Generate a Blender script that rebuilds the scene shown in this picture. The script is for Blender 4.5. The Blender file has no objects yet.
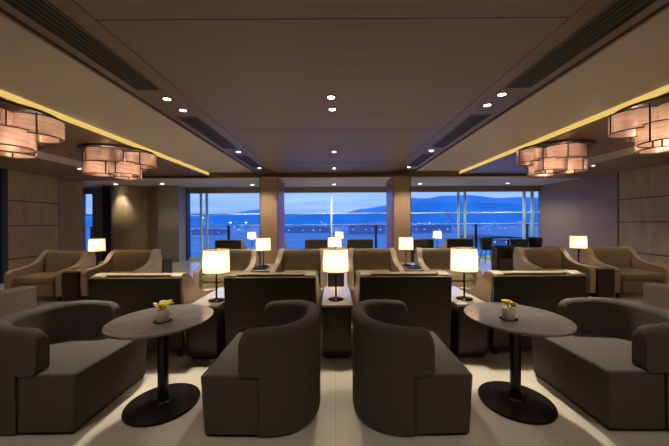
import bpy, bmesh, math, random
from mathutils import Vector, Matrix
random.seed(7)
PI = math.pi
S = bpy.context.scene
COL = S.collection

# ------------------------------------------------------------------ camera
cam_d = bpy.data.cameras.new('camera'); cam = bpy.data.objects.new('camera', cam_d); COL.objects.link(cam)
cam_d.sensor_fit = 'HORIZONTAL'; cam_d.sensor_width = 36.0
cam_d.lens = 36.0*310/669; cam_d.clip_start = 0.05; cam_d.clip_end = 4000
cam.location = (0, 0, 1.3)
cam.rotation_mode = 'QUATERNION'
cam.rotation_quaternion = (Matrix.Rotation(PI/2, 4, 'X') @ Matrix.Rotation(math.radians(-0.35), 4, 'Z')).to_quaternion()
S.camera = cam
S.view_settings.view_transform = 'Standard'; S.view_settings.look = 'None'
S.view_settings.gamma = 1.0; S.view_settings.use_curve_mapping = False
S.view_settings.exposure = 0.83
try:
    S.cycles.max_bounces = 7; S.cycles.diffuse_bounces = 4; S.cycles.transparent_max_bounces = 12
    S.cycles.use_denoising = True; S.cycles.sample_clamp_indirect = 4.0
except Exception:
    pass

# ------------------------------------------------------------------ world (dusk sky)
W = bpy.data.worlds.new('dusk'); S.world = W; W.use_nodes = True
nt = W.node_tree; nt.nodes.clear()
out = nt.nodes.new('ShaderNodeOutputWorld'); bg = nt.nodes.new('ShaderNodeBackground')
tc = nt.nodes.new('ShaderNodeTexCoord'); sp = nt.nodes.new('ShaderNodeSeparateXYZ')
rp = nt.nodes.new('ShaderNodeValToRGB'); ns = nt.nodes.new('ShaderNodeTexNoise')
mp = nt.nodes.new('ShaderNodeMapping'); mp.inputs['Scale'].default_value = (2.0, 2.0, 26.0)
ns.inputs['Scale'].default_value = 2.2; ns.inputs['Detail'].default_value = 5
nt.links.new(tc.outputs['Generated'], sp.inputs[0]); nt.links.new(sp.outputs['Z'], rp.inputs[0])
cr = rp.color_ramp; cr.elements[0].position = 0.0; cr.elements[0].color = (0.10, 0.19, 0.50, 1)
cr.elements[1].position = 1.0; cr.elements[1].color = (0.10, 0.18, 0.50, 1)
e = cr.elements.new(0.03); e.color = (0.15, 0.25, 0.62, 1)
e = cr.elements.new(0.09); e.color = (0.20, 0.31, 0.72, 1)
e = cr.elements.new(0.3); e.color = (0.19, 0.29, 0.66, 1)
nt.links.new(tc.outputs['Generated'], mp.inputs[0]); nt.links.new(mp.outputs[0], ns.inputs['Vector'])
r2 = nt.nodes.new('ShaderNodeValToRGB'); r2.color_ramp.elements[0].position = 0.48; r2.color_ramp.elements[1].position = 0.75
r2.color_ramp.elements[0].color = (0, 0, 0, 1); r2.color_ramp.elements[1].color = (0.45, 0.45, 0.45, 1)
nt.links.new(ns.outputs['Fac'], r2.inputs[0])
mx = nt.nodes.new('ShaderNodeMix'); mx.data_type = 'RGBA'; mx.inputs[7].default_value = (0.30, 0.42, 0.85, 1)
nt.links.new(r2.outputs[0], mx.inputs[0]); nt.links.new(rp.outputs[0], mx.inputs[6])
nt.links.new(mx.outputs[2], bg.inputs[0]); bg.inputs[1].default_value = 1.15
nt.links.new(bg.outputs[0], out.inputs[0])

# ------------------------------------------------------------------ light levels
P_DOWN = 100.0      # spot watts
P_LAMP = 1.9
P_CHAND = 19.0
P_REAR = 34.0

# ------------------------------------------------------------------ materials
def mat(name, col, rough=0.5, metal=0.0, spec=0.5, var=0.0, vscale=8.0, stretch=(1, 1, 1), bump=0.0, bscale=60.0, coat=0.0, col2=None):
    m = bpy.data.materials.new(name); m.use_nodes = True
    n = m.node_tree; b = n.nodes['Principled BSDF']
    b.inputs['Base Color'].default_value = (*col, 1); b.inputs['Roughness'].default_value = rough
    b.inputs['Metallic'].default_value = metal; b.inputs['Specular IOR Level'].default_value = spec
    b.inputs['Coat Weight'].default_value = coat; b.inputs['Coat Roughness'].default_value = 0.12
    t = n.nodes.new('ShaderNodeTexCoord'); mpn = n.nodes.new('ShaderNodeMapping')
    mpn.inputs['Scale'].default_value = stretch; n.links.new(t.outputs['Object'], mpn.inputs[0])
    if var > 0 or col2:
        z = n.nodes.new('ShaderNodeTexNoise'); z.inputs['Scale'].default_value = vscale; z.inputs['Detail'].default_value = 6
        n.links.new(mpn.outputs[0], z.inputs['Vector'])
        r = n.nodes.new('ShaderNodeValToRGB'); r.color_ramp.elements[0].position = .3; r.color_ramp.elements[1].position = .7
        a = col if col2 else tuple(c*(1-var) for c in col); d = col2 or tuple(min(1, c*(1+var)) for c in col)
        r.color_ramp.elements[0].color = (*a, 1); r.color_ramp.elements[1].color = (*d, 1)
        n.links.new(z.outputs['Fac'], r.inputs[0]); n.links.new(r.outputs[0], b.inputs['Base Color'])
    if bump > 0:
        z2 = n.nodes.new('ShaderNodeTexNoise'); z2.inputs['Scale'].default_value = bscale; z2.inputs['Detail'].default_value = 3
        n.links.new(t.outputs['Object'], z2.inputs['Vector'])
        bp = n.nodes.new('ShaderNodeBump'); bp.inputs['Strength'].default_value = bump; bp.inputs['Distance'].default_value = .004
        n.links.new(z2.outputs['Fac'], bp.inputs['Height']); n.links.new(bp.outputs[0], b.inputs['Normal'])
    return m

def emis(name, col, st):
    m = bpy.data.materials.new(name); m.use_nodes = True; n = m.node_tree; n.nodes.clear()
    o = n.nodes.new('ShaderNodeOutputMaterial'); e = n.nodes.new('ShaderNodeEmission')
    e.inputs[0].default_value = (*col, 1); e.inputs[1].default_value = st; n.links.new(e.outputs[0], o.inputs[0]); return m

def shade_mat(name, tcol, ecol, est, transp=0.0, ribs=None, gloss=0.0):
    """translucent cloth shade: passes the bulb's light, glows a little of its own"""
    m = bpy.data.materials.new(name); m.use_nodes = True; n = m.node_tree; n.nodes.clear()
    o = n.nodes.new('ShaderNodeOutputMaterial'); tr = n.nodes.new('ShaderNodeBsdfTranslucent'); df = n.nodes.new('ShaderNodeBsdfDiffuse')
    tr.inputs[0].default_value = (*tcol, 1); df.inputs[0].default_value = (*tcol, 1)
    m1 = n.nodes.new('ShaderNodeMixShader'); m1.inputs[0].default_value = .35
    n.links.new(tr.outputs[0], m1.inputs[1]); n.links.new(df.outputs[0], m1.inputs[2])
    em = n.nodes.new('ShaderNodeEmission'); em.inputs[0].default_value = (*ecol, 1); em.inputs[1].default_value = est
    ad = n.nodes.new('ShaderNodeAddShader'); n.links.new(m1.outputs[0], ad.inputs[0]); n.links.new(em.outputs[0], ad.inputs[1])
    last = ad.outputs[0]
    if gloss > 0:
        g = n.nodes.new('ShaderNodeBsdfGlossy'); g.inputs[0].default_value = (.9, .62, .45, 1); g.inputs[1].default_value = .22
        m2 = n.nodes.new('ShaderNodeMixShader'); m2.inputs[0].default_value = gloss
        n.links.new(last, m2.inputs[1]); n.links.new(g.outputs[0], m2.inputs[2]); last = m2.outputs[0]
    if transp > 0:
        tp = n.nodes.new('ShaderNodeBsdfTransparent'); tp.inputs[0].default_value = (.95, .72, .55, 1)
        m3 = n.nodes.new('ShaderNodeMixShader'); m3.inputs[0].default_value = transp
        if ribs:
            t = n.nodes.new('ShaderNodeTexCoord'); mp_ = n.nodes.new('ShaderNodeMapping'); mp_.inputs['Scale'].default_value = (1.5, 1.5, 14)
            w = n.nodes.new('ShaderNodeTexNoise'); w.inputs['Scale'].default_value = ribs; w.inputs['Detail'].default_value = 4; w.inputs['Distortion'].default_value = .6
            n.links.new(t.outputs['Object'], mp_.inputs[0]); n.links.new(mp_.outputs[0], w.inputs['Vector'])
            mr = n.nodes.new('ShaderNodeMapRange'); mr.inputs[1].default_value = .35; mr.inputs[2].default_value = .65
            mr.inputs[3].default_value = transp*.3; mr.inputs[4].default_value = min(1, transp*1.8)
            n.links.new(w.outputs['Fac'], mr.inputs[0]); n.links.new(mr.outputs[0], m3.inputs[0])
        n.links.new(last, m3.inputs[1]); n.links.new(tp.outputs[0], m3.inputs[2]); last = m3.outputs[0]
    n.links.new(last, o.inputs[0]); return m

def glass_mat(name, tint=(.93, .97, 1.0), refl=.5):
    m = bpy.data.materials.new(name); m.use_nodes = True; n = m.node_tree; n.nodes.clear()
    o = n.nodes.new('ShaderNodeOutputMaterial'); tp = n.nodes.new('ShaderNodeBsdfTransparent'); g = n.nodes.new('ShaderNodeBsdfGlossy')
    tp.inputs[0].default_value = (*tint, 1); g.inputs[1].default_value = .01
    f = n.nodes.new('ShaderNodeLayerWeight'); f.inputs[0].default_value = .25
    mu = n.nodes.new('ShaderNodeMath'); mu.operation = 'MULTIPLY'; mu.inputs[1].default_value = refl
    ms = n.nodes.new('ShaderNodeMixShader'); n.links.new(f.outputs['Fresnel'], mu.inputs[0]); n.links.new(mu.outputs[0], ms.inputs[0])
    n.links.new(tp.outputs[0], ms.inputs[1]); n.links.new(g.outputs[0], ms.inputs[2]); n.links.new(ms.outputs[0], o.inputs[0]); return m

def tile_mat():
    m = mat('floor_tile', (.60, .54, .45), rough=.15, spec=.5)
    n = m.node_tree; b = n.nodes['Principled BSDF']
    t = n.nodes.new('ShaderNodeTexCoord'); br = n.nodes.new('ShaderNodeTexBrick')
    br.offset = 0.0; br.inputs['Scale'].default_value = 1.0; br.inputs['Brick Width'].default_value = .8; br.inputs['Row Height'].default_value = .8
    br.inputs['Mortar Size'].default_value = .002; br.inputs['Color1'].default_value = (.60, .56, .455, 1)
    br.inputs['Color2'].default_value = (.57, .53, .43, 1); br.inputs['Mortar'].default_value = (.40, .35, .28, 1)
    n.links.new(t.outputs['Object'], br.inputs['Vector']); n.links.new(br.outputs[0], b.inputs['Base Color']); return m

def plank_mat(name, c1, c2, rough, seam=None):
    m = mat(name, c1, rough=rough, col2=c2, vscale=3.0, stretch=(.6, 14, 14), spec=.5); return m

M = dict(
    floor=tile_mat(),
    wood_ceiling=plank_mat('wood_ceiling', (.125, .086, .054), (.160, .110, .070), .48),
    wood_border=plank_mat('wood_border', (.120, .078, .048), (.15, .10, .062), .42),
    groove=mat('groove', (.010, .008, .006), rough=.8),
    plaster=mat('plaster', (.56, .48, .39), rough=.85, var=.03, vscale=1.2),
    plaster_pale=mat('plaster_pale', (.70, .62, .52), rough=.8),
    soffit=mat('soffit', (.62, .60, .55), rough=.8),
    outer_ceiling=mat('outer_ceiling', (.20, .15, .10), rough=.7),
    header=mat('header', (.26, .21, .17), rough=.7),
    brown_lacquer=mat('brown_lacquer', (.20, .105, .065), rough=.42, coat=.1),
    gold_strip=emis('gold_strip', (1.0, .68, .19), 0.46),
    panel_tan=mat('panel_tan', (.42, .315, .17), rough=.55, var=.12, vscale=2.0, stretch=(4, 4, .7)),
    panel_purple=mat('panel_purple', (.32, .215, .165), rough=.5, var=.06, vscale=3),
    panel_line=mat('panel_line', (.06, .04, .025), rough=.5),
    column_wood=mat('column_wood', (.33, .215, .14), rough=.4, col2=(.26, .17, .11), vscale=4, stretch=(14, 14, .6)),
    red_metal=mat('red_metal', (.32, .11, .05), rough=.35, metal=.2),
    dark_frame=mat('dark_frame', (.02, .016, .014), rough=.4),
    grey_wall=mat('grey_wall', (.30, .275, .25), rough=.6),
    mirror_dark=mat('mirror_dark', (.05, .045, .045), rough=.05, metal=.6),
    black_metal=mat('black_metal', (.008, .008, .008), rough=.22, spec=.5),
    bronze=mat('bronze', (.035, .028, .024), rough=.3, metal=.7),
    grille=mat('grille', (.010, .008, .005), rough=.6),
    fabric_taupe=mat('fabric_taupe', (.096, .087, .077), rough=.92, var=.20, vscale=130, stretch=(1, 1, .5), bump=.4, bscale=260, spec=.2),
    fabric_brown=mat('fabric_brown', (.088, .070, .053), rough=.9, var=.12, vscale=40, bump=.3, bscale=200, spec=.2),
    leather_tan=mat('leather_tan', (.225, .178, .100), rough=.48, var=.06, vscale=9, bump=.15, bscale=120),
    leather_arm=mat('leather_arm', (.33, .262, .18), rough=.45, var=.05, vscale=9, bump=.15, bscale=120),
    leather_dark=mat('leather_dark', (.038, .028, .017), rough=.42, var=.10, vscale=6, bump=.1, bscale=100),
    piping=mat('piping', (.10, .07, .045), rough=.5),
    cabinet=mat('cabinet', (.022, .014, .010), rough=.3, col2=(.032, .020, .013), vscale=4, stretch=(.6, .6, 9)),
    stone_grey=mat('stone_grey', (.17, .16, .145), rough=.14, col2=(.235, .22, .20), vscale=14, spec=.6),
    stone_pale=mat('stone_pale', (.40, .36, .32), rough=.10, col2=(.34, .31, .27), vscale=7, spec=.6),
    lamp_stem=mat('lamp_stem', (.02, .018, .018), rough=.18, metal=.8),
    lamp_cloth=shade_mat('lamp_cloth', (.66, .53, .41), (1.0, .70, .43), .17),
    bulb=emis('bulb', (1.0, .74, .48), 6.0),
    bulb_dim=emis('bulb_dim', (1.0, .78, .58), 2.5),
    drum_mesh=shade_mat('drum_mesh', (.74, .54, .44), (1.0, .50, .32), .01, transp=.17, ribs=2.5, gloss=.22),
    lens=emis('lens', (1.0, .90, .76), 14.0),
    lens_dim=emis('lens_dim', (1.0, .92, .80), 5.0),
    glass=glass_mat('glass'),
    alum=mat('alum', (.62, .95, 1.0), rough=.45, metal=.0),
    rail_post=mat('rail_post', (.02, .03, .05), rough=.5),
    porcelain=mat('porcelain', (.62, .58, .55), rough=.3),
    petal=mat('petal', (1.0, .76, .05), rough=.5, var=.15, vscale=30),
    leaf=mat('leaf', (.55, .42, .05), rough=.6),
    blue_grey=mat('blue_grey', (.045, .05, .06), rough=.5),
    apron=mat('apron', (.14, .36, .55), rough=.7, var=.25, vscale=.02, stretch=(1, 6, 1)),
    hill=mat('hill', (.07, .36, .66), rough=1, spec=0, var=.15, vscale=.01),  # blue of the dusk haze is put into the albedo
    hill_far=mat('hill_far', (.14, .42, .78), rough=1, spec=0, var=.10, vscale=.01),  # paler, more distance haze mixed into the colour
    terminal=mat('terminal', (.20, .28, .46), rough=.7),
    crane=mat('crane', (.55, .20, .16), rough=.6),
    lightw=emis('light_white', (.85, .90, 1.0), 1.0),
    lightp=emis('light_pink', (1.0, .66, .66), .75),
)

# ------------------------------------------------------------------ mesh helpers
def new_bm(): return bmesh.new()
def box(bm, x0, x1, y0, y1, z0, z1):
    vs = [bm.verts.new((x, y, z)) for z in (z0, z1) for y in (y0, y1) for x in (x0, x1)]
    for f in ((0, 2, 3, 1), (4, 5, 7, 6), (0, 1, 5, 4), (2, 6, 7, 3), (0, 4, 6, 2), (1, 3, 7, 5)):
        bm.faces.new([vs[i] for i in f])
    return vs
def lathe(bm, prof, seg=32, cx=0, cy=0, cz=0, sx=1, sy=1):
    """prof: list of (r, z); r=0 closes with a point"""
    rings = []
    for r, z in prof:
        if r <= 1e-6: rings.append([bm.verts.new((cx, cy, cz+z))])
        else: rings.append([bm.verts.new((cx+r*sx*math.cos(2*PI*i/seg), cy+r*sy*math.sin(2*PI*i/seg), cz+z)) for i in range(seg)])
    for a, b in zip(rings, rings[1:]):
        for i in range(seg):
            j = (i+1) % seg
            if len(a) == 1 and len(b) == 1: continue
            if len(a) == 1: bm.faces.new((a[0], b[j], b[i]))
            elif len(b) == 1: bm.faces.new((a[i], a[j], b[0]))
            else: bm.faces.new((a[i], a[j], b[j], b[i]))
def tube(bm, p, q, r, seg=10):
    p, q = Vector(p), Vector(q); d = (q-p).normalized()
    u = d.orthogonal().normalized(); v = d.cross(u)
    A = [bm.verts.new(p+r*(math.cos(2*PI*i/seg)*u+math.sin(2*PI*i/seg)*v)) for i in range(seg)]
    B = [bm.verts.new(q+r*(math.cos(2*PI*i/seg)*u+math.sin(2*PI*i/seg)*v)) for i in range(seg)]
    for i in range(seg):
        j = (i+1) % seg; bm.faces.new((A[i], A[j], B[j], B[i]))
    bm.faces.new(A[::-1]); bm.faces.new(B)
def polytube(bm, pts, r, seg=6):
    P = [Vector(p) for p in pts]; rings = []
    for i, p in enumerate(P):
        d = (P[min(i+1, len(P)-1)]-P[max(i-1, 0)]).normalized(); u = Vector((1, 0, 0)) if abs(d.x) < .7 else Vector((0, 1, 0))
        u = (u-d*u.dot(d)).normalized(); v = d.cross(u)
        rings.append([bm.verts.new(p+r*(math.cos(2*PI*k/seg)*u+math.sin(2*PI*k/seg)*v)) for k in range(seg)])
    for a, b in zip(rings, rings[1:]):
        for k in range(seg): bm.faces.new((a[k], a[(k+1) % seg], b[(k+1) % seg], b[k]))
    bm.faces.new(rings[0][::-1]); bm.faces.new(rings[-1])
def prism(bm, poly, axis, a, b):
    """poly in the two other axes, extruded along axis from a to b"""
    def P(u, v, w):
        return {'x': (w, u, v), 'y': (u, w, v), 'z': (u, v, w)}[axis]
    A = [bm.verts.new(P(u, v, a)) for u, v in poly]; B = [bm.verts.new(P(u, v, b)) for u, v in poly]
    n = len(poly)
    for i in range(n):
        j = (i+1) % n; bm.faces.new((A[i], A[j], B[j], B[i]))
    bm.faces.new(A[::-1]); bm.faces.new(B)
def smooth_curve(pts, k=6):
    """Catmull-Rom through pts"""
    o = []
    P = [pts[0]]+list(pts)+[pts[-1]]
    for i in range(1, len(P)-2):
        p0, p1, p2, p3 = P[i-1], P[i], P[i+1], P[i+2]
        for s in range(k):
            t = s/k
            o.append(tuple(.5*((2*p1[d])+(-p0[d]+p2[d])*t+(2*p0[d]-5*p1[d]+4*p2[d]-p3[d])*t*t+(-p0[d]+3*p1[d]-3*p2[d]+p3[d])*t**3) for d in range(2)))
    o.append(tuple(pts[-1])); return o
def ob(name, bm, m, parent=None, bevel=0, segs=3, smooth=False, subsurf=0, loc=None):
    bmesh.ops.recalc_face_normals(bm, faces=bm.faces)
    me = bpy.data.meshes.new(name); bm.to_mesh(me); bm.free()
    if m: me.materials.append(m)
    o = bpy.data.objects.new(name, me); COL.objects.link(o)
    if parent: o.parent = parent
    if loc: o.location = loc
    if smooth or bevel:
        for p in me.polygons: p.use_smooth = True
    if bevel:
        md = o.modifiers.new('bevel', 'BEVEL'); md.width = bevel; md.segments = segs; md.limit_method = 'ANGLE'; md.angle_limit = math.radians(40)
        md.harden_normals = False
        wn = o.modifiers.new('wn', 'WEIGHTED_NORMAL'); wn.keep_sharp = False
    if subsurf:
        md = o.modifiers.new('sub', 'SUBSURF'); md.levels = subsurf; md.render_levels = subsurf
    return o
def bx(name, dims, m, parent=None, bevel=0, segs=3):
    bm = new_bm(); box(bm, *dims); return ob(name, bm, m, parent, bevel, segs)
def tag(o, label, cat, group=None, kind=None):
    o['label'] = label; o['category'] = cat
    if group: o['group'] = group
    if kind: o['kind'] = kind
    return o
def thing(name, label, cat, loc=(0, 0, 0), rz=0, group=None):
    o = bpy.data.objects.new(name, None); COL.objects.link(o); o.location = loc; o.rotation_euler = (0, 0, rz)
    o.empty_display_size = .1
    return tag(o, label, cat, group)
def struct(o, label=None):
    o['kind'] = 'structure'
    if label: o['label'] = label
    return o
def dup(root, loc, rz=None, label=None, group=None):
    def cp(o, par):
        c = o.copy(); COL.objects.link(c)
        if par: c.parent = par
        for ch in list(o.children): cp(ch, c)
        return c
    r = cp(root, None); r.location = loc
    if rz is not None: r.rotation_euler = (0, 0, rz)
    if label: r['label'] = label
    if group: r['group'] = group
    return r
def point_light(name, loc, watts, col, size, parent=None):
    l = bpy.data.lights.new(name, 'POINT'); l.energy = watts; l.color = col; l.shadow_soft_size = size
    o = bpy.data.objects.new(name, l); COL.objects.link(o); o.location = loc
    if parent: o.parent = parent
    return o

# ------------------------------------------------------------------ room shell
YB = -2.6
struct(bx('floor', (-9.8, 7.6, YB, 11.25, -.12, 0), M['floor']), 'glossy beige stone tile floor')
struct(bx('wall_back', (-9.8, 7.6, YB-.15, YB, 0, 3.0), M['grey_wall']))
# walls: left
wl = struct(bx('wall_left', (-7.55, -7.4, 7.0, 8.32, 0, 2.56), M['panel_tan']), 'tan panelled wall at left with horizontal joints')
bm = new_bm()
for z in (.52, 1.28, 1.86): box(bm, -7.402, -7.392, 7.0, 8.32, z-.012, z+.012)
ob('panel_joint', bm, M['panel_line'], wl)
struct(bx('wall_left_end', (-7.58, -7.38, 8.32, 9.1, 0, 2.56), M['panel_purple']), 'dark purple grey wall end at left')
struct(bx('wall_left_near', (-7.55, -7.42, YB, 7.0, 0, 2.56), M['mirror_dark']), 'dark mirrored wall at the left edge')
struct(bx('trim_1', (-7.43, -7.37, 6.86, 7.0, 0, 2.56), M['dark_frame']))
struct(bx('wall_left_far', (-9.8, -9.65, 8.9, 11.25, 0, 2.6), M['grey_wall']))
struct(bx('wall_left_return', (-9.8, -7.58, 8.9, 9.1, 0, 2.6), M['grey_wall']))
# block at the far left with curved lit face
struct(bx('wall_alcove', (-7.86, -5.75, 10.62, 11.2, 0, 2.6), M['column_wood']), 'brown wall block left of the window')
struct(bx('wall_alcove_grey', (-5.98, -5.27, 10.5, 11.2, 0, 2.6), M['grey_wall']), 'grey wall panel beside the window')
bm = new_bm()
poly = [(-.62, .45)]+[(.62*math.cos(PI+PI*i/24), .45+.0-.42*math.sin(PI*i/24)) for i in range(1, 24)]+[(.62, .45)]
prism(bm, poly, 'z', 0, 2.58)
o = ob('wall_curved', bm, M['panel_tan'], None, smooth=False, loc=(-7.0, 10.2, 0)); struct(o, 'curved tan wall lit by a downlight')
for p in o.data.polygons: p.use_smooth = abs(p.normal.z) < .5
struct(bx('trim_2', (-8.63, -7.87, 11.05, 11.2, 0, 2.6), M['grey_wall']))
struct(bx('trim_3', (-7.86, -7.45, 10.5, 10.62, 0, 2.6), M['dark_frame']))
struct(bx('trim_4', (-5.62, -5.24, 11.0, 11.28, 0, 2.6), M['dark_frame']))
# right wall
wr = struct(bx('wall_right', (7.4, 7.55, YB, 8.1, 0, 2.56), M['panel_tan']), 'tan panelled wall at right with horizontal joints')
bm = new_bm()
for z in (.52, 1.28, 1.86): box(bm, 7.392, 7.402, YB, 8.1, z-.012, z+.012)
box(bm, 7.39, 7.402, 8.06, 8.1, 0, 2.56)
ob('panel_joint', bm, M['panel_line'], wr)
struct(bx('wall_right_far', (7.4, 7.55, 8.1, 11.25, 0, 2.6), M['panel_purple']), 'purple grey wall running to the window at right')

# ceiling
struct(bx('ceiling_slab', (-9.8, 7.6, YB-.15, 11.35, 2.92, 3.05), M['groove']))
cw = struct(bx('ceiling', (-1.68, 1.68, YB, 8.98, 2.75, 2.92), M['wood_ceiling']), 'dark brown wooden ceiling with grain running across')
bm = new_bm()
for y in (2.2, -.4, 4.8, 7.4): box(bm, -1.68, 1.68, y-.004, y+.004, 2.7485, 2.7515)
ob('panel_seam', bm, M['groove'], cw)
for s, nme in ((-1, 'left'), (1, 'right')):
    a, b = sorted((s*1.69, s*2.22)); struct(bx('ceiling_border_'+nme, (a, b, YB, 8.98, 2.752, 2.92), M['wood_border']), 'dark wooden ceiling border on the %s' % nme)
    a, b = sorted((s*2.22, s*2.34)); struct(bx('ceiling_groove_'+nme, (a, b, YB, 8.98, 2.80, 2.92), M['groove']))
    a, b = sorted((s*2.34, s*3.66)); struct(bx('ceiling_plaster_'+nme, (a, b, YB, 8.98, 2.78, 2.92), M['plaster']), 'beige plaster ceiling band on the %s' % nme)
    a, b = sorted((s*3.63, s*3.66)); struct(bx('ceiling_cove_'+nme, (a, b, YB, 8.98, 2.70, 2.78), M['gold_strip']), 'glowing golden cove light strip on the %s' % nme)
    a, b = sorted((s*3.63, s*5.6)); bm = new_bm(); box(bm, a, b, YB, 8.98, 2.69, 2.70)
    a2, b2 = sorted((s*3.68, s*5.6)); box(bm, a2, b2, YB, 8.98, 2.70, 2.92)
    struct(ob('ceiling_lacquer_'+nme, bm, M['brown_lacquer']), 'glossy brown ceiling over the %s seats' % nme)
    a, b = sorted((s*5.58, s*5.64)); struct(bx('trim_%d' % (5 if s < 0 else 6), (a, b, YB, 8.98, 2.56, 2.69), M['plaster_pale']))
    a, b = sorted((s*5.6, s*(9.8 if s < 0 else 7.6))); struct(bx('ceiling_outer_'+nme, (a, b, YB, 8.98, 2.56, 2.92), M['outer_ceiling']), 'lower brown ceiling at the %s wall' % nme)
struct(bx('ceiling_beam', (-9.8, 7.6, 8.98, 9.12, 2.62, 2.92), M['wood_border']))
struct(bx('trim_7', (-9.8, 7.6, 8.93, 9.12, 2.60, 2.625), M['plaster_pale']), 'pale lip along the ceiling beam')
struct(bx('ceiling_soffit', (-9.8, 7.6, 9.12, 11.3, 2.60, 2.92), M['soffit']), 'grey soffit before the windows')
struct(bx('trim_8', (-9.8, 7.6, 11.12, 11.3, 2.40, 2.60), M['header']), 'grey header over the windows')
struct(bx('trim_9', (-9.8, 7.6, 11.12, 11.3, 0, .06), M['alum']))

# columns
for i, s in enumerate((-1, 1)):
    ci, co = (1.60, 2.07) if s < 0 else (1.66, 2.12)
    x0, x1 = sorted((s*ci, s*co))
    c = struct(bx('wall_column_'+('left' if s < 0 else 'right'), (x0, x1, 8.65, 9.85, 0, 2.60), M['column_wood']), '%s wooden column before the windows' % ('left' if s < 0 else 'right'))
    xs = s*ci
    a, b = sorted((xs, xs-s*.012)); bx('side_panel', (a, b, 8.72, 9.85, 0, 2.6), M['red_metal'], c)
    a, b = sorted((s*co, s*(co+.015))); bx('edge_strip', (a, b, 8.63, 9.85, 0, 2.6), M['dark_frame'], c)

# windows
def window(n, x0, x1, label, fins):
    bm = new_bm(); box(bm, x0, x1, 11.2, 11.212, .06, 2.40)
    w = struct(ob('window_%d' % n, bm, M['glass']), label)
    bm = new_bm()
    box(bm, x0, x1, 11.14, 11.19, 1.625, 1.665)
    box(bm, x0, x1, 11.17, 11.23, .06, .10)
    ob('transom', bm, M['alum'], w)
    for f, wd in fins:
        bm = new_bm(); box(bm, f-wd*.4, f+wd*.4, 11.13, 11.19, .06, 2.40); ob('mullion', bm, M['alum'], w)
window(1, -5.24, -2.12, 'left window with pair of pale mullions', [(-4.8, .09), (-4.59, .10)])
window(2, -2.12, 2.12, 'middle window between the two columns', [(-.11, .08)])
window(3, 2.12, 7.4, 'right window with two pairs of pale mullions', [(4.46, .09), (4.70, .09), (6.83, .10), (7.12, .12)])
window(4, -9.65, -8.63, 'narrow window slice at far left', [(-9.0, .10)])

# terrace outside with railing
struct(bx('floor_terrace', (-14, 14, 11.35, 13.2, -.2, -.05), M['apron']), 'terrace floor outside the windows')
t = thing('terrace_railing', 'glass terrace railing with dark posts outside the windows', 'railing', (0, 12.0, 0))
bm = new_bm(); tube(bm, (-11, 0, 1.24), (11, 0, 1.24), .02); ob('handrail', bm, M['alum'], t)
for x in (-9.4, -6.6, -4.1, -2.2, 1.6, 5.47, 7.45):
    bx('post', (x-.04, x+.04, -.03, .03, -.05, 1.22), M['rail_post'], t)
bx('glass_panel', (-11, 11, -.006, .006, .02, 1.2), M['glass'], t)

# ------------------------------------------------------------------ outside view
struct(bx('floor_outside', (-1500, 1500, 16, 1500, -8.2, -8), M['apron']), 'blue dusk apron and harbour outside')
def ridge(name, y, pts, m, label, base=-8, jag=1.0, depth=150):
    """pts: (x/y ratio, z/y ratio) of the skyline of a hill range standing at distance y"""
    bm = new_bm(); N = 220; xs = [pts[0][0]+(pts[-1][0]-pts[0][0])*i/N for i in range(N+1)]
    def hz(x):
        for (a, ha), (b, hb) in zip(pts, pts[1:]):
            if a <= x <= b:
                t = (x-a)/(b-a); t = t*t*(3-2*t); return ha+(hb-ha)*t
        return pts[-1][1]
    rows = []
    for k, (dy, hh) in enumerate(((-.12, 0), (-.06, .55), (0, 1.0), (.1, .7), (.2, 0))):
        row = []
        for x in xs:
            h = base+(hz(x)*y+1.3-base)*hh
            if hh: h += jag*(random.random()-.5)*hh
            row.append(bm.verts.new((x*y, y*(1+dy), h)))
        rows.append(row)
    for a, b in zip(rows, rows[1:]):
        for i in range(N): bm.faces.new((a[i], a[i+1], b[i+1], b[i]))
    o = ob(name, bm, m, smooth=True); struct(o, label); return o
def px(x, y): return ((x-335)/310, (223-y)/310)
ridge('hill_far', 1100, [px(-200, 212), px(120, 213), px(190, 215), px(225, 213), px(262, 209), px(300, 214), px(345, 213), px(362, 209), px(388, 206), px(411, 198),
      px(425, 199), px(445, 196.5), px(470, 196), px(500, 199), px(520, 198), px(545, 199), px(700, 205), px(900, 212)], M['hill_far'], 'far blue mountain range')
ridge('hill_near', 800, [px(-200, 219), px(100, 218), px(190, 217), px(240, 214.5), px(283, 214), px(335, 215), px(388, 214), px(411, 204), px(450, 203), px(540, 205), px(700, 212), px(900, 216)],
      M['hill'], 'nearer dark blue hills', jag=2)
# terminal sheds on the apron
for i, (a, b, d, h, lab) in enumerate(((285, 330, 300, 5, 'long low shed seen through the middle window left half'), (350, 386, 260, 7, 'broad low shed seen beside the right column'),
        (192, 222, 260, 4, 'low shed behind the pair of mullions in the left window'), (414, 452, 280, 6, 'low shed behind the crane'), (478, 522, 120, 3, 'near terminal pier roof in the right window'))):
    x0, x1 = (a-335)/310*d, (b-335)/310*d
    bt = thing('terminal_building', lab, 'building', ((x0+x1)/2, d, -8), 0, 'sheds and piers on the apron')
    hw = (x1-x0)/2
    bm = new_bm(); box(bm, -hw, hw, 0, 20, 0, h); ob('wall', bm, M['terminal'], bt)
    bm = new_bm(); prism(bm, [(-hw-.6, h)]+[(-hw+2*hw*k/12, h+.18*h*math.sin(PI*k/12)+.3) for k in range(13)]+[(hw+.6, h)], 'y', -1, 21); ob('roof', bm, M['blue_grey'] if i == 4 else M['terminal'], bt)
    for k in range(4):
        xx = -hw+2*hw*(k+random.uniform(0, .85))/4; bx('lit_window', (xx, xx+2*hw/random.uniform(30, 60), -.1, 0, h*.45, h*.6), M['lightp'] if i % 2 else M['lightw'], bt)
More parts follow.
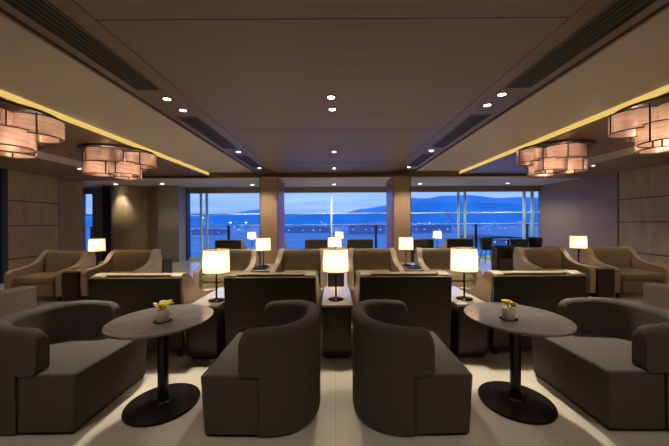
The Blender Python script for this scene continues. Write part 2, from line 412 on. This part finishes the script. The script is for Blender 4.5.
# floodlight masts
for i, (x, y, d, lab) in enumerate(((203, 217, 240, 'floodlight mast seen between the mullions at left'), (231, 222, 260, 'bright floodlight mast in the middle of the left window'),
                       (246.5, 222, 280, 'floodlight mast in the left window nearest the column'), (322, 222, 296, 'small floodlight mast left of the middle mullion'),
                       (430, 223, 260, 'floodlight mast in the right window left of the crane'), (420, 224, 275, 'dim floodlight mast beside the right column'))):
    X, Z = (x-335)/310*d, 1.3+(223-y)/310*d
    t = thing('floodlight_mast', lab, 'floodlight', (X, d, -8), 0, 'floodlight masts on the apron')
    bm = new_bm(); tube(bm, (0, 0, 0), (0, 0, Z+8), .22); ob('mast', bm, M['terminal'], t)
    r = 1.1 if i < 3 else .55
    bm = new_bm(); lathe(bm, [(0, -.6*r), (.8*r, -.5*r), (r, 0), (.8*r, .5*r), (0, .6*r)], 12, cz=Z+8); ob('lamp_head', bm, M['lightw'], t)
# scattered far lights (nobody could count them)
bm = new_bm()
for i in range(330):
    d = random.choice((345, 390, 420, 560, 700)); xx = random.uniform(-.62, .72); x = xx*d; z = -8+random.random()**2*.018*d
    r = d*random.uniform(.0007, .0017); box(bm, x-r, x+r, d, d+r, z, z+r*1.2)
o = ob('harbour_lights', bm, M['lightp'], None); tag(o, 'scattered pink and white lights twinkling along the far shore', 'lights', kind='stuff')
# apron crane
t = thing('harbour_crane', 'reddish lattice crane with slanting jib in the right window', 'crane', ((459-335)/310*160, 160, -8))
bm = new_bm(); tube(bm, (0, 0, 0), (0, 0, 6), .8); ob('tower', bm, M['crane'], t)
bm = new_bm()
p0, p1 = Vector((2, 0, 2.5)), Vector((-7.5, 0, 15.5))
for o_ in (Vector((0, 0, 0)), Vector((.9, 0, .7))): tube(bm, p0+o_, p1+o_*.4, .16, 6)
for k in range(9):
    a = p0.lerp(p1, k/9); b = p0.lerp(p1, (k+1)/9)+Vector((.9, 0, .7))*(1-.6*(k+1)/9); tube(bm, a, b, .10, 5)
ob('jib', bm, M['crane'], t)

# ------------------------------------------------------------------ ceiling fittings
def add_down(x, y, z, lens, watts, label, group='recessed downlights', size=(74, .9), k=1.0):
    t = thing('downlight', label, 'ceiling light', (x, y, z), 0, group)
    bm = new_bm(); lathe(bm, [(.062*k, 0), (.062*k, -.006), (.044*k, -.008), (.040*k, 0)], 24); ob('trim_ring', bm, M['bronze'], t, smooth=True)
    bm = new_bm(); lathe(bm, [(0, -.001), (.040*k, -.001), (.040*k, -.004), (0, -.004)], 20); ob('lens', bm, lens, t)
    if watts:
        l = bpy.data.lights.new('spot', 'SPOT'); l.energy = watts; l.color = (1.0, .87, .70); l.spot_size = math.radians(size[0]); l.spot_blend = size[1]; l.shadow_soft_size = .035
        lo = bpy.data.objects.new('spot', l); COL.objects.link(lo); lo.parent = t; lo.location = (0, 0, -.02)
    return t
Zc = 2.75
for (x, y, w, lab) in (
    (-1.93, 3.59, 1.9, 'bright downlight in the left border, nearer of the pair'), (-1.92, 3.95, .5, 'downlight in the left border, farther of the pair'),
    (1.91, 3.52, 1.9, 'bright downlight in the right border, nearer of the pair'), (1.90, 3.84, .5, 'downlight in the right border, farther of the pair'),
    (-.03, 3.57, .55, 'nearest downlight on the centre line of the wood ceiling'), (-.02, 3.95, .4, 'second downlight on the centre line of the wood ceiling'),
    (-1.93, 6.25, .9, 'single downlight in the left border between two grilles'), (1.96, 6.25, .9, 'single downlight in the right border between two grilles'),
    (0, 6.3, .7, 'third downlight on the centre line of the wood ceiling'), (-1.95, 8.1, 1.1, 'farthest downlight in the left border by the column'),
    (1.95, 8.1, 1.1, 'farthest downlight in the right border by the column'), (0, 8.2, .4, 'farthest downlight on the centre line of the wood ceiling')):
    add_down(x, y, Zc, M['lens'], P_DOWN*w, lab, size=(95, .8))
for (x, y, w, lab) in ((-1.97, .55, 1, 'left'), (1.97, .55, 1, 'right'), (0, .4, .6, 'middle')):  # out of view, added to light the foreground chairs
    add_down(x, y, Zc, M['lens'], P_REAR*w, 'added unseen downlight in the ceiling before the foreground chairs, %s one' % lab, 'added unseen downlights nearest the viewer', size=(115, .8))
for (x, lab) in ((-7.05, 'soffit downlight over the curved tan wall'), (-5.55, 'soffit downlight over the grey panel at left'), (-2.75, 'soffit downlight left of the left column'),
                 (0, 'soffit downlight between the columns'), (2.87, 'soffit downlight right of the right column'), (5.82, 'soffit downlight over the right end of the window')):
    add_down(x, 10.0 if x < -5 else 10.4, 2.60, M['lens_dim'], 26 if x < -7 else 16 if x < -5 else 62, lab, 'downlights along the window soffit', size=(80, .8) if x < -5 else (150, .5), k=1.7)
for (x, lab) in ((-5.75, 'downlight in the lower ceiling by the left chandelier'), (5.85, 'downlight in the lower ceiling by the right chandelier')):
    add_down(x, 7.0, 2.56, M['lens_dim'], 45, lab, 'downlights in the lower side ceilings', size=(80, .8))

for s, nme in ((-1, 'left'), (1, 'right')):
    for y, w, wd in ((5.0, 34, 'beside the farther chandelier'), (2.6, 26, 'beside the nearer chandelier')):  # out-of-view wall washers, added to brighten the side walls
        add_down(s*6.6, y, 2.56, M['lens_dim'], w, 'added unseen downlight at the %s wall %s' % (nme, wd), 'downlights in the lower side ceilings', size=(120, .9))
def diffuser(x, y0, y1, label):
    t = thing('air_grille', label, 'air grille', (x, (y0+y1)/2, 2.752), 0, 'linear air grilles in the ceiling borders')
    h = (y1-y0)/2; w = .125
    bx('backing', (-w, w, -h, h, -.004, -.001), M['grille'], t)
    bm = new_bm()
    box(bm, -w-.012, -w, -h-.012, h+.012, -.012, -.001); box(bm, w, w+.012, -h-.012, h+.012, -.012, -.001)
    box(bm, -w, w, -h-.012, -h, -.012, -.001); box(bm, -w, w, h, h+.012, -.012, -.001); ob('frame', bm, M['wood_border'], t)
    bm = new_bm()
    for k in range(5): xx = -w+.25*(k+.5)/5; box(bm, xx-.004, xx+.004, -h, h, -.010, -.004)
    ob('slat', bm, M['grille'], t)
for s, nme in ((-1, 'left'), (1, 'right')):
    diffuser(s*1.99, .9, 3.33, 'nearest long air grille in the %s border' % nme)
    diffuser(s*1.99, 4.2, 5.95, 'middle air grille in the %s border' % nme)
    diffuser(s*1.99, 6.6, 7.95, 'farthest air grille in the %s border' % nme)

# ------------------------------------------------------------------ chandeliers
def make_chandelier(label):
    t = thing('chandelier', label, 'chandelier', (0, 0, 0), 0, 'drum chandeliers over the side seats')
    bm = new_bm(); lathe(bm, [(0, 0), (.55, 0), (.56, -.012), (.55, -.03), (0, -.03)], 48); ob('canopy', bm, M['bronze'], t, smooth=False)
    def drum(x, y, r, z1, z0):
        bm = new_bm(); lathe(bm, [(r, z0), (r, z1)], 40); d = ob('drum_shade', bm, M['drum_mesh'], t, smooth=True, loc=(x, y, 0))
        for z in (z0, z1):
            bm = new_bm(); lathe(bm, [(r-.004, z-.006), (r+.006, z-.006), (r+.006, z+.006), (r-.004, z+.006), (r-.004, z-.006)], 40)
            ob('rim', bm, M['bronze'], d, smooth=False)
        for k in range(3):
            bm = new_bm(); a = 2*PI*k/3+x*3; tube(bm, (r*math.cos(a), r*math.sin(a), z0), (r*math.cos(a), r*math.sin(a), max(z1, -.03)), .009, 6)
            ob('hanger', bm, M['bronze'], d)
        bm = new_bm(); lathe(bm, [(0, -.03), (.018, -.022), (.026, 0), (.018, .022), (0, .03)], 12, cz=(z0+z1)/2); ob('bulb', bm, M['bulb_dim'], d, smooth=True)
        point_light('bulb_light', (x, y, (z0+z1)/2), P_CHAND, (1.0, .72, .52), .03, t)
    for x, y, r in ((-.02, -.25, .285), (-.36, .03, .24), (.35, .05, .25), (0, .31, .26)): drum(x, y, r, -.05, -.27)
    for x, y, r in ((-.20, -.16, .23), (.19, -.13, .23), (0, .24, .22)): drum(x, y, r, -.245, -.45)
    return t
ch = make_chandelier('farther left copper drum chandelier, whole in view'); ch.scale = (1.1, 1.1, 1.05); ch.location = (-4.12, 5.92, 2.69)
dup(ch, (-4.15, 3.8, 2.69), .25, 'nearer left copper drum chandelier cut by the left edge')
dup(ch, (4.14, 5.85, 2.69), .1, 'farther right copper drum chandelier, whole in view')
dup(ch, (4.15, 3.74, 2.69), -.25, 'nearer right copper drum chandelier cut by the right edge')

# ------------------------------------------------------------------ foreground tub chairs
def tub_outline(y_start, a=.385, yb=.35, yc=.02, n=22):
    """U path (x, y) from left arm front round the back to right arm front"""
    pts = [(-a, y_start)]
    if y_start < yc-.04: pts.append((-a, (y_start+yc)/2))
    for i in range(n+1):
        th = PI-PI*i/n; c, s_ = math.cos(th), math.sin(th); e_ = .86
        pts.append((a*math.copysign(abs(c)**e_, c), yc+(yb-yc)*abs(s_)**e_))
    if y_start < yc-.04: pts.append((a, (y_start+yc)/2))
    pts.append((a, y_start)); return pts
def sweep_wall(bm, path, thick, z0, z1, rnd, flare=0.0, endround=True):
    """closed wall section swept along a path; outer face on the path, rounded top; ends capped"""
    n = len(path); P = [Vector((p[0], p[1], 0)) for p in path]
    sec = [(0, z0), (0, z1-rnd)]
    for k in range(1, 6): a = PI/2*k/6; sec.append((rnd-rnd*math.cos(a), z1-rnd+rnd*math.sin(a)))
    sec += [(rnd, z1), (thick-rnd, z1)]
    for k in range(1, 6): a = PI/2*k/6; sec.append((thick-rnd+rnd*math.sin(a), z1-rnd+rnd*math.cos(a)))
    sec += [(thick, z1-rnd), (thick, z0)]
    rings = []
    for i in range(n):
        d = (P[min(i+1, n-1)]-P[max(i-1, 0)]).normalized(); inn = Vector((d.y, -d.x, 0))
        rings.append([bm.verts.new(P[i]+inn*(o-flare*max(0, (z-z0))/(z1-z0))+Vector((0, 0, z))) for o, z in sec])
    for a, b in zip(rings, rings[1:]):
        for k in range(len(sec)):
            l = (k+1) % len(sec); bm.faces.new((a[k], a[l], b[l], b[k]))
    bm.faces.new(rings[0]); bm.faces.new(rings[-1][::-1])
def make_tub(label):
    t = thing('tub_chair', label, 'armchair', (0, 0, 0), 0, 'taupe tub chairs at the round tables')
    # one continuous shell: arms overhang the seat side in front of the seam, then the wall runs down to the floor
    core = tub_outline(0.0); ys = -.125
    front = [(ys, .585, .40), (ys+.012, .618, .385), (ys+.03, .638, .378), (ys+.06, .648, .375), (-.035, .652, .375), (-.002, .652, .375)]
    P3 = [(-.385, y, a, b) for y, b, a in front]
    P3 += [(x, y, .015, .654+.024*max(0, y)/.35) for x, y in core]
    P3 += [(.385, y, a, b) for y, b, a in reversed(front)]
    bm = new_bm(); n = len(P3); rings = []; th = .098; rnd = .046
    for i in range(n):
        p = Vector(P3[i][:2]+(0,)); q0 = Vector(P3[max(i-1, 0)][:2]+(0,)); q1 = Vector(P3[min(i+1, n-1)][:2]+(0,))
        d = (q1-q0).normalized(); inn = Vector((d.y, -d.x, 0)); z0, z1 = P3[i][2:]
        sec = [(0, z0), (0, z1-rnd)]
        for k in range(1, 6): a = PI/2*k/6; sec.append((rnd-rnd*math.cos(a), z1-rnd+rnd*math.sin(a)))
        sec += [(rnd, z1), (th-rnd, z1)]
        for k in range(1, 6): a = PI/2*k/6; sec.append((th-rnd+rnd*math.sin(a), z1-rnd+rnd*math.cos(a)))
        sec += [(th, z1-rnd), (th, z0)]
        rings.append([bm.verts.new(p+inn*o+Vector((0, 0, z))) for o, z in sec])
    for a, b in zip(rings, rings[1:]):
        for k in range(len(a)):
            l = (k+1) % len(a); bm.faces.new((a[k], a[l], b[l], b[k]))
    bm.faces.new(rings[0]); bm.faces.new(rings[-1][::-1])
    ob('backrest', bm, M['fabric_taupe'], t, bevel=.016, segs=4)
    bm = new_bm()
    poly = [(-.38, -.36), (.38, -.36), (.38, -.004), (.285, .004)]
    poly += [(.28*math.cos(PI*i/12), .02+.235*math.sin(PI*i/12)) for i in range(0, 13)]+[(-.285, .004), (-.38, -.004)]
    prism(bm, poly, 'z', .015, .382)
    for v in bm.verts:
        if v.co.z < .1 and v.co.y < -.3: v.co.y += .022; v.co.x *= .985
    ob('seat', bm, M['fabric_taupe'], t, bevel=.032, segs=5)
    bm = new_bm(); poly = [(-.35, -.33), (.35, -.33), (.35, .0)]+[(.35*math.cos(PI*i/12), .01+.31*math.sin(PI*i/12)) for i in range(13)]+[(-.35, 0)]
    prism(bm, poly, 'z', 0, .015); ob('plinth', bm, M['dark_frame'], t)
    for s in (-1, 1):
        bm = new_bm(); polytube(bm, [(s*.386, -.002, .03), (s*.386, -.002, .372), (s*.386, -.12, .374)], .0045, 6)
        ob('piping', bm, M['fabric_brown'], t)
    return t
tub = make_tub('taupe tub chair in the foreground, right of the left round table'); tub.location = (-.46, 2.25, 0); tub.rotation_euler.z = -PI/2
dup(tub, (.475, 2.25, 0), PI/2, 'taupe tub chair in the foreground, left of the right round table')
dup(tub, (-1.96, 2.28, 0), PI/2, 'taupe tub chair at the left edge, open towards the left round table')
dup(tub, (2.03, 2.28, 0), -PI/2, 'taupe tub chair at the right edge, open towards the right round table')

# straight backed sofas behind
def make_sofa(label):
    t = thing('box_sofa', label, 'sofa', (0, 0, 0), 0, 'straight backed sofas at both edges')
    # faces -Y in its own frame; back plane at y = .40
    bx('backrest', (-.95, .95, .24, .40, .10, .665), M['fabric_brown'], t, bevel=.02)
    for s in (-1, 1):
        a, b = sorted((s*.95, s*.79)); bx('armrest', (a, b, -.38, .238, .10, .56), M['fabric_brown'], t, bevel=.02)
    bx('base', (-.788, .788, -.36, .238, .10, .28), M['fabric_brown'], t, bevel=.01)
    for s in (-1, 1):
        a, b = sorted((s*.01, s*.785)); bx('seat_cushion', (a, b, -.38, .236, .282, .42), M['fabric_brown'], t, bevel=.03)
    for sx in (-1, 1):
        for sy in (-.32, .34): bx('foot', (sx*.88-.025, sx*.88+.025, sy-.025, sy+.025, 0, .10), M['dark_frame'], t)
    return t
sf = make_sofa('straight brown sofa back at the left edge, behind the tub chair'); sf.location = (-3.5, 2.28, 0); sf.rotation_euler.z = -PI/2
dup(sf, (3.6, 2.28, 0), PI/2, 'straight brown sofa back at the right edge, behind the tub chair')

# ------------------------------------------------------------------ round pedestal tables
def make_table(label):
    t = thing('pedestal_table', label, 'table', (0, 0, 0), 0, 'round pedestal tables')
    bm = new_bm(); lathe(bm, [(0, .596), (.36, .596), (.385, .606), (.39, .614), (.387, .621), (0, .621)], 64, sx=.865, sy=.985); ob('tabletop', bm, M['stone_grey'], t)
    bm = new_bm(); lathe(bm, [(0, 0), (.262, 0), (.266, .008), (.262, .018), (.06, .028), (.045, .04), (0, .04)], 64, sx=.92); ob('base', bm, M['black_metal'], t, smooth=False)
    bm = new_bm(); lathe(bm, [(.036, .03), (.036, .585), (.09, .586), (.09, .596)], 32); ob('column', bm, M['black_metal'], t, smooth=False)
    return t
tb = make_table('round grey stone pedestal table at left, with open yellow flower'); tb.location = (-1.245, 2.24, 0)
dup(tb, (1.30, 2.24, 0), 0, 'round grey stone pedestal table at right, with drooping yellow flower')

def flower(label, loc, mode):
    t = thing('flower_pot', label, 'flower pot', loc, 0, 'small flower pots on the round tables')
    bm = new_bm(); lathe(bm, [(0, 0), (.036, 0), (.040, .006), (.043, .08), (.039, .08), (.036, .01), (0, .01)], 28); ob('pot', bm, M['porcelain'], t, smooth=True)
    bm = new_bm(); lathe(bm, [(0, .0), (.058, .0), (.06, .003), (0, .004)], 28); ob('coaster', bm, M['lamp_stem'], t)
    bm = new_bm(); lathe(bm, [(0, .078), (.038, .074), (0, .062)], 16); ob('moss', bm, M['leaf'], t)
    random.seed(3 if mode else 5)
    if mode == 0:
        specs = [(2*PI*k/7+.2, random.uniform(.35, .85), random.uniform(.075, .10), (0, 0, .083)) for k in range(7)]
        specs += [(2*PI*k/4+.6, 1.25, .05, (0, 0, .085)) for k in range(4)]
    else:
        specs = [(2*PI*k/6, random.uniform(.5, 1.1), .052, (-.020, -.01, .103)) for k in range(6)]
        specs += [(2*PI*k/6+.5, random.uniform(.5, 1.1), .045, (.026, -.006, .086)) for k in range(6)]
        bm = new_bm(); tube(bm, (0, 0, .07), (-.020, -.01, .105), .004, 6); tube(bm, (0, 0, .07), (.026, -.006, .088), .004, 6); ob('stem', bm, M['leaf'], t)
    for az, el, L, c in specs:
        bm = new_bm(); rows = []
        for i in range(7):
            u = i/6; w = L*(.28 if mode == 0 else .42)*math.sin(PI*min(1, u*.86+.12)); hgt = math.sin(el)*L*u*(1-.25*u*u); r_ = math.cos(el)*L*u
            row = []
            for j in (-1, -.5, 0, .5, 1):
                q = Vector((r_, j*w, hgt+abs(j)**2*w*.45))
                row.append(bm.verts.new(Matrix.Rotation(az, 3, 'Z') @ q))
            rows.append(row)
        for a, b in zip(rows, rows[1:]):
            for j in range(4): bm.faces.new((a[j], a[j+1], b[j+1], b[j]))
        o = ob('petal', bm, M['petal'], t, smooth=True, loc=c)
        sd = o.modifiers.new('s', 'SOLIDIFY'); sd.thickness = .0025
    return t
flower('white pot with open yellow petals on the left round table', (-1.205, 2.17, .621), 0)
flower('white pot with curled yellow blossoms on the right round table', (1.215, 2.17, .621), 1)

# ------------------------------------------------------------------ lounge armchairs
def make_lounge(label, group):
    t = thing('lounge_armchair', label, 'armchair', (0, 0, 0), 0, group)
    def bow(bm, s):
        for v in bm.verts:
            f = max(0, min(1, (.40-v.co.y)/.82)); v.co.x += s*(.035*math.sin(f*PI/2)-.02*(v.co.z > .6)*(v.co.z-.6)/.2)
    for s in (-1, 1):
        top = smooth_curve([(-.41, .47), (-.36, .515), (-.22, .535), (-.05, .565), (.09, .63), (.18, .735), (.25, .80), (.33, .82), (.42, .80)], 5)
        poly = [(.35, .09), (-.40, .09), (-.415, .30)]+top+[(.40, .60)]
        bm = new_bm(); a, b = sorted((s*.345, s*.448)); prism(bm, poly, 'x', a, b); bow(bm, s)
        arm = ob('armrest', bm, M['leather_arm'], t, bevel=.022, segs=4)
        bm = new_bm(); x = s*.450
        pl = [(-.40, .30), (-.1, .345), (.36, .40)]
        polytube(bm, [(x, p[0], p[1]) for p in pl], .005, 6)
        bow(bm, s); ob('seam', bm, M['piping'], arm)
    # back cushion, leaning
    bm = new_bm(); poly = smooth_curve([(.12, .36), (.17, .60), (.22, .775), (.28, .81), (.345, .80)], 5)+[(.35, .10), (.18, .10)]
    prism(bm, poly, 'x', -.343, .343)
    ob('backrest', bm, M['leather_tan'], t, bevel=.025, segs=4)
    bm = new_bm(); prism(bm, [(.352, .09), (.40, .09), (.445, .785), (.39, .785)], 'x', -.438, .438)
    ob('rear_panel', bm, M['leather_dark'], t, bevel=.008)
    bm = new_bm(); box(bm, -.33, .33, -.40, .17, .09, .31); ob('seat_base', bm, M['leather_tan'], t, bevel=.015)
    bm = new_bm(); box(bm, -.335, .335, -.43, .17, .312, .43); ob('seat_cushion', bm, M['leather_tan'], t, bevel=.045, segs=5)
    for sx in (-1, 1):
        for sy in (-.35, .33): bx('leg', (sx*.38-.02, sx*.38+.02, sy-.02, sy+.02, 0, .09), M['dark_frame'], t)
    return t
G1 = 'armchairs turned away in the front row'; G2 = 'armchairs facing the viewer'; G3 = 'armchairs by the windows'
la = make_lounge('lounge armchair seen from behind, left of the centre lamp', G1); la.location = (-.62, 3.39, 0); la.rotation_euler.z = PI
dup(la, (.675, 3.39, 0), PI, 'lounge armchair seen from behind, right of the centre lamp')
dup(la, (-1.91, 3.39, 0), PI, 'lounge armchair seen from behind, beyond the left flower')
dup(la, (1.955, 3.39, 0), PI, 'lounge armchair seen from behind, beyond the right flower')
for x, lab in ((-.62, 'tan armchair facing the viewer, left of the centre row of lamps'), (.70, 'tan armchair facing the viewer, right of the centre row of lamps'),
               (-1.91, 'tan armchair facing the viewer, half hidden by the left front lamp'), (1.99, 'tan armchair facing the viewer, half hidden by the right front lamp'),
               (-3.80, 'tan armchair right of the lamp against the left wall'), (-5.08, 'tan armchair left of the lamp against the left wall'),
               (3.91, 'tan armchair left of the lamp against the right wall'), (5.19, 'tan armchair right of the lamp against the right wall')):
    dup(la, (x, 5.62, 0), 0, lab, G2)
for x, lab in ((-3.22, 'dark chair back before the left window'), (-2.10, 'dark chair back mostly hidden by the left column'), (-.50, 'dark chair back before the middle window, left of lamp'),
               (.77, 'dark chair back before the middle window, right of lamp'), (2.60, 'dark chair back between right column and far lamp'), (3.79, 'dark chair back right of the far lamp at right')):
    c = dup(la, (x, 9.78 if x != -2.10 else 10.66, 0), PI, lab, G3); c.scale = (.89, 1, 1)

# side tables
def make_side(label, group, w=.30):
    t = thing('side_table', label, 'side table', (0, 0, 0), 0, group)
    bx('top', (-w/2, w/2, -.43, .42, .495, .52), M['stone_pale'], t, bevel=.004)
    bm = new_bm(); box(bm, -w/2+.012, w/2-.012, -.42, .41, .03, .495); b = ob('cabinet_body', bm, M['cabinet'], t)
    bx('plinth', (-w/2+.03, w/2-.03, -.40, .39, 0, .03), M['dark_frame'], t)
    bx('door', (-w/2+.02, w/2-.02, -.428, -.42, .05, .485), M['cabinet'], t, bevel=.002)
    return t
def make_lamp(label, group):
    t = thing('table_lamp', label, 'table lamp', (0, 0, 0), 0, group)
    bm = new_bm(); lathe(bm, [(0, 0), (.078, 0), (.08, .006), (.076, .014), (.02, .02), (.012, .03), (0, .03)], 32); ob('base', bm, M['lamp_stem'], t, smooth=True)
    bm = new_bm(); tube(bm, (0, 0, .02), (0, 0, .36), .009, 12); ob('pole', bm, M['lamp_stem'], t)
    bm = new_bm(); lathe(bm, [(.130, .29), (.124, .52)], 40)
    sh = ob('lamp_shade', bm, M['lamp_cloth'], t, smooth=True)
    for z, r in ((.29, .130), (.52, .124)):
        bm = new_bm(); lathe(bm, [(r-.002, z-.003), (r+.002, z-.003), (r+.002, z+.003), (r-.002, z+.003), (r-.002, z-.003)], 40)
        ob('shade_ring', bm, M['piping'], sh)
    bm = new_bm()
    for k in range(3): a = 2*PI*k/3; tube(bm, (0, 0, .51), (.123*math.cos(a), .123*math.sin(a), .515), .002, 5)
    tube(bm, (0, 0, .36), (0, 0, .53), .003, 6); lathe(bm, [(0, .53), (.008, .536), (0, .545)], 8)
    ob('spider', bm, M['lamp_stem'], t)
    bm = new_bm(); lathe(bm, [(0, .375), (.02, .385), (.028, .41), (.02, .435), (0, .445)], 14); ob('bulb', bm, M['bulb'], t, smooth=True)
    point_light('bulb_light', (.0, -.045, .41), P_LAMP, (1.0, .70, .44), .03, t)
    return t
GT1 = 'side tables in the front row'; GT2 = 'side tables between the facing armchairs'; GT3 = 'side tables by the windows'
GL = 'table lamps with white drum shades'
st = make_side('dark side table with pale top under the centre front lamp', GT1); st.location = (.02, 3.38, 0)
tl = make_lamp('front lamp in the centre with large white shade', GL); tl.location = (.01, 3.16, .52)
dup(st, (-1.262, 3.38, 0), 0, 'dark side table with pale top under the left front lamp'); dup(tl, (-1.20, 3.14, .52), 0, 'front lamp left of centre with large white shade')
dup(st, (1.315, 3.38, 0), 0, 'dark side table with pale top under the right front lamp'); dup(tl, (1.31, 3.14, .52), 0, 'front lamp right of centre with large white shade')
for x, lx, ly, a, b in ((.02, 0.0, 5.85, 'side table behind the centre front lamp', 'lamp just behind the centre front lamp'),
                (-1.26, -1.30, 5.65, 'side table before the left column', 'lamp before the left column'), (1.345, 1.30, 5.65, 'side table before the right column', 'lamp before the right column'),
                (-4.44, -4.37, 5.7, 'side table between the two armchairs at the left wall', 'lamp between the two armchairs at the left wall'),
                (4.55, 4.48, 5.7, 'side table between the two armchairs at the right wall', 'lamp between the two armchairs at the right wall')):
    dup(st, (x, 5.62, 0), 0, a, GT2); dup(tl, (lx, ly, .52), 0, b)
for x, a, b in ((-2.55, 'side table by the left window', 'small far lamp before the left window'), (.14, 'side table by the middle window', 'small far lamp before the middle window'),
                (3.20, 'side table by the right window', 'small far lamp before the right window')):
    dup(st, (x, 9.75, 0), 0, a, GT3); dup(tl, (x-.04*(x > 1), 9.55, .52), 0, b)
# trays on two side tables between the facing chairs
for x, lab in ((-1.27, 'flat dark tray at the foot of the left column lamp'), (1.34, 'flat dark tray at the foot of the right column lamp')):
    bm = new_bm(); box(bm, -.11, .11, -.14, .14, 0, .012); box(bm, -.115, -.105, -.145, .145, .0, .024); box(bm, .105, .115, -.145, .145, 0, .024)
    box(bm, -.105, .105, -.145, -.135, 0, .024); box(bm, -.105, .105, .135, .145, 0, .024)
    o = ob('serving_tray', bm, M['lamp_stem'], None, loc=(x, 5.37, .52)); tag(o, lab, 'tray', 'dark trays on side tables')

# ------------------------------------------------------------------ small furniture by the windows
t = thing('barrel_chair', 'narrow brown barrel chair beyond the right armchairs', 'armchair', (4.07, 7.45, 0))
bm = new_bm(); sweep_wall(bm, [(.27*math.cos(-PI*.15+PI*1.3*i/24), .27*math.sin(-PI*.15+PI*1.3*i/24)) for i in range(24, -1, -1)], .06, .04, .72, .02); ob('backrest', bm, M['fabric_brown'], t, smooth=True)
bm = new_bm(); lathe(bm, [(0, .04), (.2, .04), (.205, .38), (.18, .42), (0, .43)], 32); ob('seat', bm, M['fabric_brown'], t, smooth=True)
bm = new_bm(); lathe(bm, [(0, 0), (.17, 0), (.17, .04), (0, .04)], 24); ob('plinth', bm, M['dark_frame'], t)
t = thing('cube_table', 'dark cube table beside the barrel chair at right', 'side table', (4.55, 7.5, 0))
bx('top', (-.2, .2, -.2, .2, .50, .53), M['stone_pale'], t, bevel=.004); bx('body', (-.18, .18, -.18, .18, 0, .50), M['blue_grey'], t, bevel=.004)
t = thing('cube_table', 'dark blue grey cube table beside the left wall armchair', 'side table', (-4.15, 7.4, 0))
bx('top', (-.2, .2, -.2, .2, .43, .46), M['blue_grey'], t, bevel=.004); bx('body', (-.18, .18, -.18, .18, 0, .43), M['blue_grey'], t, bevel=.004)

def make_cafe_table(label):
    t = thing('cafe_table', label, 'table', (0, 0, 0), 0, 'cafe tables at the right window')
    bm = new_bm(); lathe(bm, [(0, .72), (.36, .72), (.37, .735), (.36, .75), (0, .75)], 32); ob('tabletop', bm, M['bronze'], t)
    bm = new_bm(); tube(bm, (0, 0, .02), (0, 0, .72), .03); ob('column', bm, M['black_metal'], t)
    bm = new_bm(); lathe(bm, [(0, 0), (.22, 0), (.22, .015), (0, .03)], 24); ob('base', bm, M['black_metal'], t)
    return t
def make_cafe_chair(label):
    t = thing('cafe_chair', label, 'chair', (0, 0, 0), 0, 'dark cafe chairs at the right window')
    bm = new_bm(); lathe(bm, [(0, .42), (.2, .43), (.22, .45), (.2, .47), (0, .47)], 28); ob('seat', bm, M['dark_frame'], t)
    bm = new_bm(); sweep_wall(bm, [(.23*math.cos(PI*i/18), .21*math.sin(PI*i/18)) for i in range(18, -1, -1)], .025, .46, .80, .008, .03); ob('backrest', bm, M['dark_frame'], t, smooth=True)
    for sx in (-1, 1):
        for sy in (-1, 1):
            bm = new_bm(); tube(bm, (sx*.2, sy*.2, 0), (sx*.13, sy*.13, .43), .012, 8); ob('leg', bm, M['black_metal'], t)
    return t
ct = make_cafe_table('cafe table before the right window mullions'); ct.location = (5.55, 9.9, 0)
cc = make_cafe_chair('dark cafe chair left of the cafe table'); cc.location = (4.85, 9.8, 0); cc.rotation_euler.z = PI/2
dup(cc, (5.5, 9.25, 0), PI*.95, 'dark cafe chair turned to the window before the cafe table')
dup(cc, (6.35, 9.9, 0), -PI/2, 'dark cafe chair right of the cafe table')
